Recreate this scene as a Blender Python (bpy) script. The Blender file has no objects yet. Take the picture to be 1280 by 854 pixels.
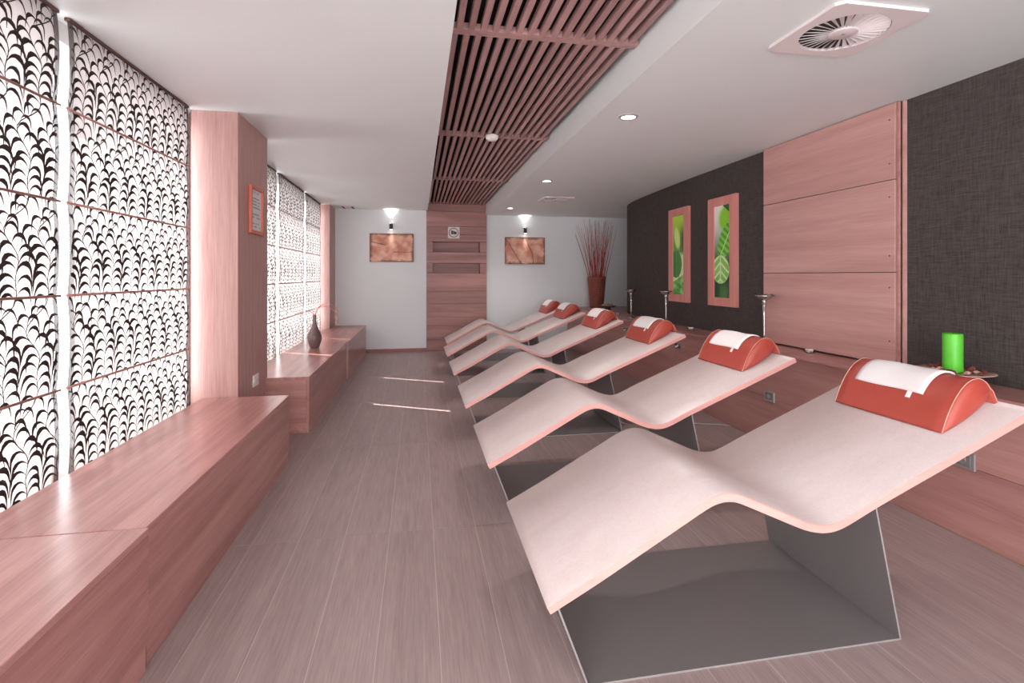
import bpy, bmesh, math, random
from mathutils import Vector, Matrix

random.seed(7)
scene = bpy.context.scene
COL = scene.collection
PI = math.pi

# ------------------------------------------------------------------ camera
cam_d = bpy.data.cameras.new('camera')
cam_d.lens = 18.0
cam_d.sensor_width = 36.0
cam_d.sensor_fit = 'HORIZONTAL'
cam_d.shift_y = -82.0 / 1280.0
cam_d.clip_start = 0.05
cam = bpy.data.objects.new('camera', cam_d)
cam.location = (0, 0, 1.25)
cam.rotation_euler = (PI / 2, 0, -math.atan(117.0 / 640.0))
COL.objects.link(cam)
scene.camera = cam

# ------------------------------------------------------------------ world, sun, exposure
world = bpy.data.worlds.new('world')
scene.world = world
world.use_nodes = True
bg = world.node_tree.nodes['Background']
bg.inputs['Color'].default_value = (0.97, 0.985, 1.0, 1)
bg.inputs['Strength'].default_value = 7.0

sun_d = bpy.data.lights.new('sun', 'SUN')
sun_d.energy = 18.0
sun_d.angle = 0.009
sun_d.color = (1.0, 0.96, 0.92)
sun = bpy.data.objects.new('sun', sun_d)
EL = math.radians(43.0)
sd = Vector((0.874 * math.cos(EL), -0.486 * math.cos(EL), -math.sin(EL)))
sun.rotation_euler = sd.to_track_quat('-Z', 'Y').to_euler()
sun.location = (-6, 9, 7)
COL.objects.link(sun)

vs = scene.view_settings
vs.view_transform = 'Standard'
vs.look = 'None'
vs.gamma = 1.0
vs.use_curve_mapping = False
vs.exposure = -0.05

# ------------------------------------------------------------------ materials
def srgb(r, g, b):
    f = lambda c: (c / 255 / 12.92) if c / 255 <= 0.04045 else ((c / 255 + 0.055) / 1.055) ** 2.4
    return (f(r), f(g), f(b), 1.0)

def new_mat(name):
    m = bpy.data.materials.new(name)
    m.use_nodes = True
    nt = m.node_tree
    b = nt.nodes['Principled BSDF']
    return m, nt, b

def plain(name, col, rough=0.5, metal=0.0, spec=0.5, noise=0.0, nscale=8.0, bump=0.0):
    m, nt, b = new_mat(name)
    b.inputs['Base Color'].default_value = col
    b.inputs['Roughness'].default_value = rough
    b.inputs['Metallic'].default_value = metal
    b.inputs['Specular IOR Level'].default_value = spec
    if noise or bump:
        tc = nt.nodes.new('ShaderNodeTexCoord')
        n = nt.nodes.new('ShaderNodeTexNoise')
        n.inputs['Scale'].default_value = nscale
        n.inputs['Detail'].default_value = 5
        nt.links.new(tc.outputs['Object'], n.inputs['Vector'])
        if noise:
            mx = nt.nodes.new('ShaderNodeMix'); mx.data_type = 'RGBA'
            mx.inputs['A'].default_value = tuple(c * (1 - noise) for c in col[:3]) + (1,)
            mx.inputs['B'].default_value = tuple(min(1, c * (1 + noise)) for c in col[:3]) + (1,)
            nt.links.new(n.outputs['Fac'], mx.inputs['Factor'])
            nt.links.new(mx.outputs['Result'], b.inputs['Base Color'])
        if bump:
            bp = nt.nodes.new('ShaderNodeBump')
            bp.inputs['Strength'].default_value = bump
            bp.inputs['Distance'].default_value = 0.002
            nt.links.new(n.outputs['Fac'], bp.inputs['Height'])
            nt.links.new(bp.outputs['Normal'], b.inputs['Normal'])
    return m

def wood(name, dark, light, axis='Y', rough=0.42, coarse=1.0, vary=0.12, fine=0.35, spec=0.5, contrast=1.0, bump=0.05):
    """wood grain: noise stretched along the grain axis, a finer set of pores on top, one random shift per object"""
    m, nt, b = new_mat(name)
    L = nt.links
    tc = nt.nodes.new('ShaderNodeTexCoord')
    oi = nt.nodes.new('ShaderNodeObjectInfo')
    add = nt.nodes.new('ShaderNodeVectorMath'); add.operation = 'ADD'
    sc = nt.nodes.new('ShaderNodeVectorMath'); sc.operation = 'SCALE'
    comb = nt.nodes.new('ShaderNodeCombineXYZ')
    for k in range(3):
        L.new(oi.outputs['Random'], comb.inputs[k])
    sc.inputs['Scale'].default_value = 37.0
    L.new(comb.outputs[0], sc.inputs[0])
    L.new(tc.outputs['Object'], add.inputs[0]); L.new(sc.outputs[0], add.inputs[1])
    def stretched(along, across, detail, rgh, dist=0.0):
        mp = nt.nodes.new('ShaderNodeMapping')
        s = [across] * 3
        s['XYZ'.index(axis)] = along
        mp.inputs['Scale'].default_value = s
        L.new(add.outputs[0], mp.inputs['Vector'])
        n = nt.nodes.new('ShaderNodeTexNoise')
        n.inputs['Scale'].default_value = 1.0
        n.inputs['Detail'].default_value = detail
        n.inputs['Roughness'].default_value = rgh
        n.inputs['Distortion'].default_value = dist
        L.new(mp.outputs[0], n.inputs['Vector'])
        return n
    n1 = stretched(0.9 * coarse, 16 * coarse, 4, 0.55, 0.6)
    n2 = stretched(6, 170, 2, 0.6)
    n3 = stretched(0.7, 3.0, 2, 0.5)
    r = nt.nodes.new('ShaderNodeValToRGB')
    r.color_ramp.elements[0].position = 0.5 - 0.22 / contrast
    r.color_ramp.elements[1].position = 0.5 + 0.22 / contrast
    r.color_ramp.elements[0].color = dark
    r.color_ramp.elements[1].color = light
    a1 = nt.nodes.new('ShaderNodeMath'); a1.operation = 'MULTIPLY_ADD'
    a1.inputs[1].default_value = fine
    L.new(n2.outputs['Fac'], a1.inputs[0])
    m1 = nt.nodes.new('ShaderNodeMath'); m1.operation = 'MULTIPLY_ADD'
    m1.inputs[1].default_value = 1.0 - fine
    m1.inputs[2].default_value = 0.0
    L.new(n1.outputs['Fac'], m1.inputs[0])
    L.new(m1.outputs[0], a1.inputs[2])
    L.new(a1.outputs[0], r.inputs['Fac'])
    hsv = nt.nodes.new('ShaderNodeHueSaturation')
    vr = nt.nodes.new('ShaderNodeMapRange')
    vr.inputs['To Min'].default_value = 1 - vary; vr.inputs['To Max'].default_value = 1 + vary
    L.new(n3.outputs['Fac'], vr.inputs['Value'])
    vo = nt.nodes.new('ShaderNodeMapRange')
    vo.inputs['To Min'].default_value = 1 - vary * .6; vo.inputs['To Max'].default_value = 1 + vary * .6
    L.new(oi.outputs['Random'], vo.inputs['Value'])
    mm = nt.nodes.new('ShaderNodeMath'); mm.operation = 'MULTIPLY'
    L.new(vr.outputs[0], mm.inputs[0]); L.new(vo.outputs[0], mm.inputs[1])
    L.new(mm.outputs[0], hsv.inputs['Value'])
    L.new(r.outputs['Color'], hsv.inputs['Color'])
    L.new(hsv.outputs['Color'], b.inputs['Base Color'])
    b.inputs['Roughness'].default_value = rough
    b.inputs['Specular IOR Level'].default_value = spec
    bp = nt.nodes.new('ShaderNodeBump')
    bp.inputs['Strength'].default_value = bump
    bp.inputs['Distance'].default_value = 0.002
    L.new(a1.outputs[0], bp.inputs['Height'])
    L.new(bp.outputs['Normal'], b.inputs['Normal'])
    return m

def emit(name, col, strength):
    m, nt, b = new_mat(name)
    b.inputs['Base Color'].default_value = (0.8, 0.8, 0.8, 1)
    b.inputs['Emission Color'].default_value = col
    b.inputs['Emission Strength'].default_value = strength
    return m

def glass(name, col=(1, 1, 1, 1), rough=0.02):
    """thin clear glass: lets light straight through, with a coat of reflection"""
    m = bpy.data.materials.new(name); m.use_nodes = True
    nt = m.node_tree
    nt.nodes.remove(nt.nodes['Principled BSDF'])
    out = nt.nodes['Material Output']
    tr = nt.nodes.new('ShaderNodeBsdfTransparent'); tr.inputs['Color'].default_value = col
    gl = nt.nodes.new('ShaderNodeBsdfGlossy'); gl.inputs['Roughness'].default_value = rough
    lw = nt.nodes.new('ShaderNodeLayerWeight')
    pw = nt.nodes.new('ShaderNodeMath'); pw.operation = 'POWER'; pw.inputs[1].default_value = 5.0
    fr = nt.nodes.new('ShaderNodeMath'); fr.operation = 'MULTIPLY_ADD'; fr.inputs[1].default_value = .7; fr.inputs[2].default_value = .04
    nt.links.new(lw.outputs['Facing'], pw.inputs[0]); nt.links.new(pw.outputs[0], fr.inputs[0])
    mx = nt.nodes.new('ShaderNodeMixShader')
    nt.links.new(fr.outputs[0], mx.inputs[0]); nt.links.new(tr.outputs[0], mx.inputs[1]); nt.links.new(gl.outputs[0], mx.inputs[2])
    nt.links.new(mx.outputs[0], out.inputs['Surface'])
    return m

def cloth_translucent(name, col, trans, tfac, transp=0.0):
    m = bpy.data.materials.new(name); m.use_nodes = True
    nt = m.node_tree
    nt.nodes.remove(nt.nodes['Principled BSDF'])
    out = nt.nodes['Material Output']
    d = nt.nodes.new('ShaderNodeBsdfDiffuse'); d.inputs['Color'].default_value = col
    t = nt.nodes.new('ShaderNodeBsdfTranslucent'); t.inputs['Color'].default_value = trans
    tc = nt.nodes.new('ShaderNodeTexCoord')
    mp = nt.nodes.new('ShaderNodeMapping'); mp.inputs['Scale'].default_value = (1, 22, 2.5)
    n = nt.nodes.new('ShaderNodeTexNoise'); n.inputs['Scale'].default_value = 3; n.inputs['Detail'].default_value = 4
    nt.links.new(tc.outputs['Object'], mp.inputs[0]); nt.links.new(mp.outputs[0], n.inputs['Vector'])
    mc = nt.nodes.new('ShaderNodeMix'); mc.data_type = 'RGBA'
    mc.inputs['A'].default_value = (trans[0] * .9, trans[1] * .82, trans[2] * .81, 1)
    mc.inputs['B'].default_value = trans
    nt.links.new(n.outputs['Fac'], mc.inputs['Factor'])
    nt.links.new(mc.outputs['Result'], t.inputs['Color'])
    mx = nt.nodes.new('ShaderNodeMixShader'); mx.inputs[0].default_value = tfac
    nt.links.new(d.outputs[0], mx.inputs[1]); nt.links.new(t.outputs[0], mx.inputs[2])
    last = mx
    if transp:
        tp = nt.nodes.new('ShaderNodeBsdfTransparent')
        m2 = nt.nodes.new('ShaderNodeMixShader'); m2.inputs[0].default_value = transp
        nt.links.new(mx.outputs[0], m2.inputs[1]); nt.links.new(tp.outputs[0], m2.inputs[2])
        last = m2
    nt.links.new(last.outputs[0], out.inputs['Surface'])
    return m

def weave(name):
    """dark woven wall cloth: threads across and along, with slubs"""
    m, nt, b = new_mat(name)
    L = nt.links
    tc = nt.nodes.new('ShaderNodeTexCoord')
    facs = []
    for s in ((60, 14, 260), (60, 230, 12)):
        mp = nt.nodes.new('ShaderNodeMapping'); mp.inputs['Scale'].default_value = s
        n = nt.nodes.new('ShaderNodeTexNoise'); n.inputs['Scale'].default_value = 1; n.inputs['Detail'].default_value = 3
        n.inputs['Roughness'].default_value = .65
        L.new(tc.outputs['Object'], mp.inputs[0]); L.new(mp.outputs[0], n.inputs['Vector'])
        facs.append(n)
    ad = nt.nodes.new('ShaderNodeMath'); ad.operation = 'ADD'
    L.new(facs[0].outputs['Fac'], ad.inputs[0]); L.new(facs[1].outputs['Fac'], ad.inputs[1])
    r = nt.nodes.new('ShaderNodeValToRGB')
    hl = nt.nodes.new('ShaderNodeMath'); hl.operation = 'MULTIPLY'; hl.inputs[1].default_value = 0.5
    L.new(ad.outputs[0], hl.inputs[0])
    e = r.color_ramp.elements
    e[0].position = .30; e[0].color = srgb(48, 43, 42)
    e[1].position = .72; e[1].color = srgb(98, 90, 88)
    L.new(hl.outputs[0], r.inputs['Fac'])
    L.new(r.outputs['Color'], b.inputs['Base Color'])
    b.inputs['Roughness'].default_value = 0.85
    b.inputs['Specular IOR Level'].default_value = 0.2
    bp = nt.nodes.new('ShaderNodeBump'); bp.inputs['Strength'].default_value = .3; bp.inputs['Distance'].default_value = .002
    L.new(hl.outputs[0], bp.inputs['Height']); L.new(bp.outputs['Normal'], b.inputs['Normal'])
    return m

def printed(name, rough=0.5):
    """flat print: colours come from the sheet's own colour attribute"""
    m, nt, b = new_mat(name)
    a = nt.nodes.new('ShaderNodeAttribute'); a.attribute_name = 'print'
    nt.links.new(a.outputs['Color'], b.inputs['Base Color'])
    b.inputs['Roughness'].default_value = rough
    return m

WD, WL = srgb(172, 112, 104), srgb(212, 158, 150)
M = {
    'white': plain('white_paint', srgb(236, 234, 234), 0.65, noise=.012, nscale=3),
    'ceil': plain('ceiling_paint', srgb(232, 237, 238), 0.55, noise=.012, nscale=2),
    'wallfar': plain('wall_paint', srgb(232, 234, 236), 0.7, noise=.012, nscale=2),
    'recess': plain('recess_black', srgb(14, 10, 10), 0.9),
    'bench': wood('bench_wood', srgb(158, 100, 94), srgb(212, 157, 150), 'Y', .28, .8, .12, .3, spec=1.0, contrast=1.15),
    'benchx': wood('bench_wood_cross', srgb(160, 108, 103), srgb(203, 154, 148), 'X', .3, .8, .1, .3),
    'pillar': wood('pillar_wood', srgb(172, 128, 122), srgb(205, 165, 159), 'Z', .45, 1.6, .06, .55),
    'panel': wood('panel_wood', srgb(180, 130, 123), srgb(210, 165, 158), 'Y', .4, .6, .06, .3),
    'wains': wood('wainscot_wood', srgb(160, 108, 103), srgb(196, 146, 140), 'Y', .38, .7, .08, .3),
    'ledge': wood('ledge_wood', srgb(160, 110, 105), srgb(196, 144, 137), 'Y', .3, .7, .06, .3),
    'column': wood('column_wood', srgb(132, 88, 84), srgb(186, 134, 128), 'X', .45, .8, .3, .3),
    'slat': wood('slat_wood', srgb(150, 112, 109), srgb(188, 150, 147), 'Y', .45, 1.2, .16, .4),
    'floor': wood('floor_plank', srgb(148, 127, 125), srgb(180, 160, 157), 'Y', .42, 1.3, .05, .6, bump=.12),
    'grout': plain('floor_joint', srgb(200, 187, 185), .8),
    'floorbase': plain('floor_base', srgb(160, 136, 132), .6),
    'slab': wood('lounger_wood', srgb(208, 190, 187), srgb(224, 208, 206), 'X', .36, .6, .04, .5, bump=.008),
    'slabedge': wood('lounger_edge_wood', srgb(222, 158, 149), srgb(236, 178, 170), 'X', .45, .8, .04, .3, bump=.02),
    'metal': plain('powder_metal', srgb(130, 123, 124), .36, 0.2, .6, noise=.04, nscale=3),
    'metaledge': plain('plate_rim', srgb(156, 150, 149), .45, .2),
    'leather': plain('leather', srgb(176, 72, 60), .42, 0, .5, noise=.06, nscale=14, bump=.12),
    'thread': plain('cream_thread', srgb(214, 164, 146), .7),
    'towel': plain('terry_towel', srgb(246, 240, 240), .95, 0, .1, bump=.6, nscale=260),
    'chrome': plain('chrome', srgb(205, 205, 205), .12, 1.0),
    'steel': plain('brushed_steel', srgb(186, 184, 184), .34, .6),
    'socket': plain('socket_grey', srgb(128, 122, 122), .45),
    'black': plain('black_plastic', srgb(22, 20, 20), .5),
    'dark': plain('dark_grey', srgb(60, 54, 54), .6),
    'plastic': plain('white_plastic', srgb(238, 234, 230), .4),
    'vent': plain('vent_enamel', srgb(232, 222, 222), .45),
    'glass': glass('clear_glass'),
    'dishglass': glass('dish_glass', (.9, .9, .9, 1), .05),
    'weave': weave('woven_wallcloth'),
    'fabric': cloth_translucent('blind_fabric', srgb(236, 228, 226), (.34, .315, .31, 1), .55),
    'hem': cloth_translucent('blind_hem', srgb(104, 94, 94), (.10, .085, .085, 1), .5, .06),
    'ink': plain('blind_ink', srgb(62, 52, 52), .8, 0, .1),
    'rod': plain('blind_rod', srgb(168, 118, 108), .5),
    'rail': plain('blind_rail', srgb(92, 64, 60), .6),
    'base': wood('skirting_wood', srgb(140, 84, 78), srgb(176, 116, 108), 'X', .45, .8, .1, .3),
    'baseY': wood('skirting_wood_y', srgb(140, 84, 78), srgb(176, 116, 108), 'Y', .45, .8, .1, .3),
    'print': printed('flat_print'),
    'frame': wood('frame_wood', srgb(206, 128, 118), srgb(226, 154, 144), 'Z', .4, .8, .05, .3),
    'redframe': plain('red_frame', srgb(206, 108, 84), .35),
    'wicker': wood('wicker', srgb(104, 50, 42), srgb(158, 86, 70), 'Z', .6, 3, .2, .5, bump=.4),
    'stick': plain('red_stick', srgb(190, 70, 56), .6, noise=.25, nscale=5),
    'stickdark': plain('dark_red_stick', srgb(120, 52, 46), .6),
    'pinktwig': plain('pink_twig', srgb(226, 150, 140), .6),
    'vase': plain('vase_ceramic', srgb(112, 88, 86), .28, 0, .6, noise=.2, nscale=6),
    'candle': plain('green_wax', srgb(98, 206, 58), .4, 0, .5, noise=.08, nscale=25),
    'dish': plain('pink_dish', srgb(206, 160, 152), .3),
    'dark_dish': plain('dark_dish', srgb(92, 66, 60), .4),
    'stone': plain('stone', srgb(196, 160, 148), .6, noise=.2, nscale=20),
    'potpourri': plain('dried_petals', srgb(128, 58, 50), .8, noise=.3, nscale=30),
    'wax': plain('white_wax', srgb(244, 240, 236), .5),
    'lamp': emit('lamp_lens', (1, .97, .93, 1), 14.0),
    'cable': plain('grey_cable', srgb(176, 168, 164), .5),
}
M['candle'].node_tree.nodes['Principled BSDF'].inputs['Subsurface Weight'].default_value = 0.0

# ------------------------------------------------------------------ helpers
def link(name, me, parent=None):
    o = bpy.data.objects.new(name, me)
    COL.objects.link(o)
    if parent:
        o.parent = parent
    return o

def mesh(name, verts, faces, mats, parent=None, smooth=False, fm=None):
    me = bpy.data.meshes.new(name)
    me.from_pydata([tuple(v) for v in verts], [], faces)
    mats = mats if isinstance(mats, (list, tuple)) else [mats]
    for k in mats:
        me.materials.append(M[k])
    if fm:
        me.polygons.foreach_set('material_index', fm)
    if smooth:
        me.polygons.foreach_set('use_smooth', [True] * len(me.polygons))
    me.update()
    return link(name, me, parent)

def bm_obj(name, bm, mats, parent=None, smooth=False):
    bmesh.ops.recalc_face_normals(bm, faces=bm.faces)
    me = bpy.data.meshes.new(name)
    bm.to_mesh(me); bm.free()
    mats = mats if isinstance(mats, (list, tuple)) else [mats]
    for k in mats:
        me.materials.append(M[k])
    if smooth:
        me.polygons.foreach_set('use_smooth', [True] * len(me.polygons))
    return link(name, me, parent)

def bm_box(bm, x0, x1, y0, y1, z0, z1, bevel=0.0, seg=1):
    r = bmesh.ops.create_cube(bm, size=1.0)
    vs_ = r['verts']
    for v in vs_:
        v.co = Vector(((x0 + x1) / 2 + v.co.x * (x1 - x0), (y0 + y1) / 2 + v.co.y * (y1 - y0), (z0 + z1) / 2 + v.co.z * (z1 - z0)))
    if bevel:
        es = list({e for v in vs_ for e in v.link_edges})
        bmesh.ops.bevel(bm, geom=es, offset=bevel, segments=seg, affect='EDGES', profile=.5)

def box(name, x0, x1, y0, y1, z0, z1, mat, parent=None, bevel=0.0, seg=1):
    bm = bmesh.new()
    bm_box(bm, x0, x1, y0, y1, z0, z1, bevel, seg)
    return bm_obj(name, bm, mat, parent)

def lathe(name, prof, mat, parent=None, n=32, loc=(0, 0, 0), smooth=True):
    vs_, fs = [], []
    for (r, z) in prof:
        for k in range(n):
            a = 2 * PI * k / n
            vs_.append((loc[0] + r * math.cos(a), loc[1] + r * math.sin(a), loc[2] + z))
    for i in range(len(prof) - 1):
        for k in range(n):
            a, b = i * n + k, i * n + (k + 1) % n
            fs.append((a, b, b + n, a + n))
    if prof[0][0] > 1e-5:
        fs.append(tuple(range(n - 1, -1, -1)))
    if prof[-1][0] > 1e-5:
        fs.append(tuple((len(prof) - 1) * n + k for k in range(n)))
    o = mesh(name, vs_, fs, mat, parent, smooth)
    return o

def tube_data(pts, rad, n=8):
    pts = [Vector(p) for p in pts]
    rads = rad if isinstance(rad, (list, tuple)) else [rad] * len(pts)
    vs_, fs = [], []
    t0 = (pts[1] - pts[0]).normalized()
    up = Vector((0, 0, 1)) if abs(t0.z) < .9 else Vector((1, 0, 0))
    nrm = (up - t0 * up.dot(t0)).normalized()
    for i, p in enumerate(pts):
        t = (pts[min(i + 1, len(pts) - 1)] - pts[max(i - 1, 0)]).normalized()
        nrm = (nrm - t * nrm.dot(t)).normalized()
        bn = t.cross(nrm)
        for k in range(n):
            a = 2 * PI * k / n
            vs_.append(p + (nrm * math.cos(a) + bn * math.sin(a)) * rads[i])
    for i in range(len(pts) - 1):
        for k in range(n):
            a, b = i * n + k, i * n + (k + 1) % n
            fs.append((a, b, b + n, a + n))
    fs.append(tuple(range(n - 1, -1, -1)))
    fs.append(tuple((len(pts) - 1) * n + k for k in range(n)))
    return vs_, fs

def tube(name, pts, rad, mat, parent=None, n=8):
    v, f = tube_data(pts, rad, n)
    return mesh(name, v, f, mat, parent, True)

def catmull(pts, per=6):
    out = []
    P = [Vector(p) for p in pts]
    P = [P[0] * 2 - P[1]] + P + [P[-1] * 2 - P[-2]]
    for i in range(1, len(P) - 2):
        for k in range(per):
            t = k / per
            p0, p1, p2, p3 = P[i - 1], P[i], P[i + 1], P[i + 2]
            out.append(0.5 * ((2 * p1) + (p2 - p0) * t + (2 * p0 - 5 * p1 + 4 * p2 - p3) * t * t + (3 * p1 - p0 - 3 * p2 + p3) * t ** 3))
    out.append(P[-2])
    return out

def thing(name, label, cat, loc=(0, 0, 0), rz=0.0, group=None):
    o = bpy.data.objects.new(name, None)
    o.empty_display_size = .1
    COL.objects.link(o)
    o.location = loc
    o.rotation_euler = (0, 0, rz)
    o['label'] = label; o['category'] = cat
    if group:
        o['group'] = group
    return o

def tag(o, label, cat, group=None):
    o['label'] = label; o['category'] = cat
    if group:
        o['group'] = group
    return o

def struct(o, label, cat):
    o['kind'] = 'structure'; o['label'] = label; o['category'] = cat
    return o

def dup(root, loc, label, rz=None):
    r = root.copy(); COL.objects.link(r)
    r.location = loc; r['label'] = label
    if rz is not None:
        r.rotation_euler = (0, 0, rz)
    for ch in list(root.children):
        c = ch.copy(); COL.objects.link(c); c.parent = r
        for g in list(ch.children):
            d = g.copy(); COL.objects.link(d); d.parent = c
    return r

def color_sheet(name, w, hgt, nx, ny, fn, parent, plane='YZ', off=0.0):
    """flat printed sheet, colour per corner from fn(u, v) in 0..1; facing -X ('YZ', u runs towards -Y) or -Y ('XZ') or +X ('PX')"""
    vs_, fs, cols = [], [], []
    for j in range(ny + 1):
        for i in range(nx + 1):
            u, v = i / nx, j / ny
            a, z = (u - .5) * w, (v - .5) * hgt
            if plane == 'YZ':
                vs_.append((off, -a, z))
            elif plane == 'PX':
                vs_.append((off, a, z))
            else:
                vs_.append((a, off, z))
            cols.append(fn(u, v))
    for j in range(ny):
        for i in range(nx):
            a = j * (nx + 1) + i
            fs.append((a, a + 1, a + nx + 2, a + nx + 1))
    o = mesh(name, vs_, fs, 'print', parent)
    at = o.data.color_attributes.new('print', 'FLOAT_COLOR', 'POINT')
    flat = []
    for c in cols:
        flat += [c[0], c[1], c[2], 1.0]
    at.data.foreach_set('color', flat)
    return o

# ------------------------------------------------------------------ structure
WX = -1.45            # plane of the blinds
CL = 2.335            # left ceiling height
SR = 2.28             # right soffit height
SLZ = 2.44            # underside of the slatted ceiling
YF = 8.62             # far wall
YB = -2.4             # the room runs on behind the camera to here

fl = struct(box('floor', -1.8, 5.0, YB, 8.9, -.06, -.0010, 'grout'), 'taupe wood-look plank floor between bench and loungers', 'floor')
PITCH, X0F, PL = 0.2085, -0.763, 1.34
plank_me = {}
for i in range(-2, 16):
    xa = X0F + i * PITCH
    for j in range(-3, 5):
        ya = 2.56 + j * PL
        x1, y1 = min(xa + PITCH, 2.57), min(ya + PL, YF + .01)
        key = (round(x1 - xa, 4), round(y1 - ya, 4))
        if key not in plank_me:
            o = box('plank', .0013, key[0] - .0013, .0013, key[1] - .0013, -.0009, 0, 'floor', fl, .0003)
            plank_me[key] = o.data
        else:
            o = link('plank', plank_me[key], fl)
        o.location = (xa, ya, 0)

# ceilings
ce = struct(box('ceiling', -1.9, .15, YB, 8.9, CL, 2.8, 'ceil'), 'smooth white ceiling along the window side', 'ceiling')
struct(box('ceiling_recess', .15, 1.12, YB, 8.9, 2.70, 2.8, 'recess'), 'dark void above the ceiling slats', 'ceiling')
so = struct(box('ceiling_soffit', 1.12, 5.0, YB, 8.9, SR, 2.8, 'ceil'), 'lowered white ceiling above the loungers with recessed lights', 'ceiling')

# far wall, in two pieces beside the wooden column
struct(box('wall_far', -1.9, .132, YF, YF + .3, 0, CL, 'wallfar'), 'pale grey-white far wall left of the wooden column', 'wall')
struct(box('wall_far_right', 1.133, 5.0, YF, YF + .3, 0, SR, 'wallfar'), 'pale grey-white far wall right of the wooden column', 'wall')
struct(box('wall_end_right', 4.8, 5.0, 7.7, YF, 0, SR, 'wallfar'), 'white side wall of the recess behind the curved wall', 'wall')
struct(box('baseboard_far', -.84, .132, YF - .014, YF, 0, .055, 'base', None, .002), 'reddish wooden baseboard under the white far wall', 'baseboard')

# left wall: sill and lintel bands around the window openings
def left_wall():
    bm = bmesh.new()
    bm_box(bm, -1.62, -1.5, YB, 8.9, 0, .42)
    bm_box(bm, -1.62, -1.5, YB, 8.9, 2.25, CL)
    bm_box(bm, -1.57, -1.5, 3.66, 4.36, .42, 2.25)
    bm_box(bm, -1.57, -1.5, 8.12, 8.9, .42, 2.25)
    return bm_obj('wall_left', bm, 'white')
struct(left_wall(), 'white wall bands above and below the windows', 'wall')
for n, (ya, yb, lab) in enumerate(((YB, 3.67, 'large window behind the near patterned blinds'), (4.36, 8.14, 'large window behind the far patterned blinds'))):
    bm = bmesh.new()
    for a, b in (((1.12, 1.33), (2.43, 2.53)) if n == 0 else ((5.64, 5.770), (6.94, 7.085))):
        bm_box(bm, -1.595, -1.565, a, b, .47, 2.20)
    for a, b, c, d in ((ya - .02, ya, .42, 2.25), (yb, yb + .02, .42, 2.25), (ya + .05, yb - .05, .42, .47), (ya + .05, yb - .05, 2.20, 2.25)):
        bm_box(bm, -1.61, -1.55, a, b, c, d)
    w = struct(bm_obj('window_%d' % (n + 1), bm, 'white'), lab, 'window')
    box('pane', -1.583, -1.577, ya + .05, yb - .05, .47, 2.20, 'glass', w)

# wooden pillars
struct(box('wall_pillar', -1.46, -1.175, 3.66, 4.33, 0, CL, 'pillar', None, .002), 'wood-clad pillar between the two windows', 'pillar')
struct(box('wall_pillar_far', -1.46, -1.32, 8.12, YF, 0, CL, 'pillar', None, .002), 'narrow wood-clad pillar beside the far white wall', 'pillar')

# right wall: dark woven cloth, straight and then curving away
curve = [(2.81, YB), (2.81, 0.0), (2.81, 2.0), (2.81, 3.6), (2.812, 4.3), (2.822, 5.0), (2.848, 5.65), (2.885, 6.3), (2.935, 6.75), (3.03, 7.13), (3.22, 7.45), (3.6, 7.72), (4.2, 7.88), (4.8, 7.95)]
cv = catmull([(x, y, 0) for x, y in curve], 8)
vsr, fsr = [], []
for p in cv:
    vsr += [(p.x, p.y, 0), (p.x, p.y, SR)]
for k in range(len(cv) - 1):
    a = 2 * k
    fsr.append((a, a + 1, a + 3, a + 2))
N = len(vsr)
vsr += [(4.95, 7.95, 0), (4.95, 7.95, SR), (4.95, YB, 0), (4.95, YB, SR)]
fsr += [(N - 2, N - 1, N + 1, N), (N, N + 1, N + 3, N + 2), (N + 2, N + 3, 1, 0)]
struct(mesh('wall_right', vsr, fsr, 'weave', None, False), 'dark brown woven-textile wall curving away at the far end', 'wall')

# wooden wall panel on the dark wall
wp = struct(box('wall_panel', 2.785, 2.812, 2.545, 3.725, .715, SR - .004, 'dark'), 'pale pink wooden panel on the dark textile wall', 'wall panel')
for za, zb in ((.722, 1.270), (1.274, 1.820), (1.824, SR - .006)):
    box('board', 2.765, 2.787, 2.565, 3.735, za, zb, 'panel', wp, .0015)
box('edge_trim', 2.772, 2.81, 2.545, 2.562, .715, SR - .004, 'wains', wp, .001)
box('edge_trim', 2.792, 2.81, 2.527, 2.544, .715, SR - .004, 'panel', wp, .001)
for zz in (.86, 1.18, 1.37, 1.72, 1.92, 2.18):
    lathe('screw', [(.0045, 0), (.0045, .001)], 'dark', wp, 8).matrix_local = Matrix.Translation((2.7645, 2.60, zz)) @ Matrix.Rotation(-PI / 2, 4, 'Y')

# low wooden wainscot with its ledge
ws = struct(box('wall_wainscot', 2.575, 2.60, YB, YF, 0, .69, 'dark'), 'low wooden wainscot behind the lounger heads', 'wainscot')
yy = YB
while yy < YF - .01:
    y2 = min(yy + 2.4, YF)
    box('board', 2.56, 2.576, yy + .001, y2 - .001, .002, .345, 'wains', ws, .0008)
    box('board', 2.56, 2.576, yy + .001, y2 - .001, .347, .688, 'wains', ws, .0008)
    yy = y2
back = [(p.x, p.y) for p in cv if p.y > YB]
poly = [(2.51, YB), (2.81, YB)] + [(x, y) for x, y in back] + [(4.8, YF), (2.51, YF)]
n = len(poly)
vl = [(x, y, .69) for x, y in poly] + [(x, y, .71) for x, y in poly]
fl_ = [tuple(range(n - 1, -1, -1)), tuple(range(n, 2 * n))] + [(k, (k + 1) % n, n + (k + 1) % n, n + k) for k in range(n)]
mesh('ledge', vl, fl_, 'ledge', ws)

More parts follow.
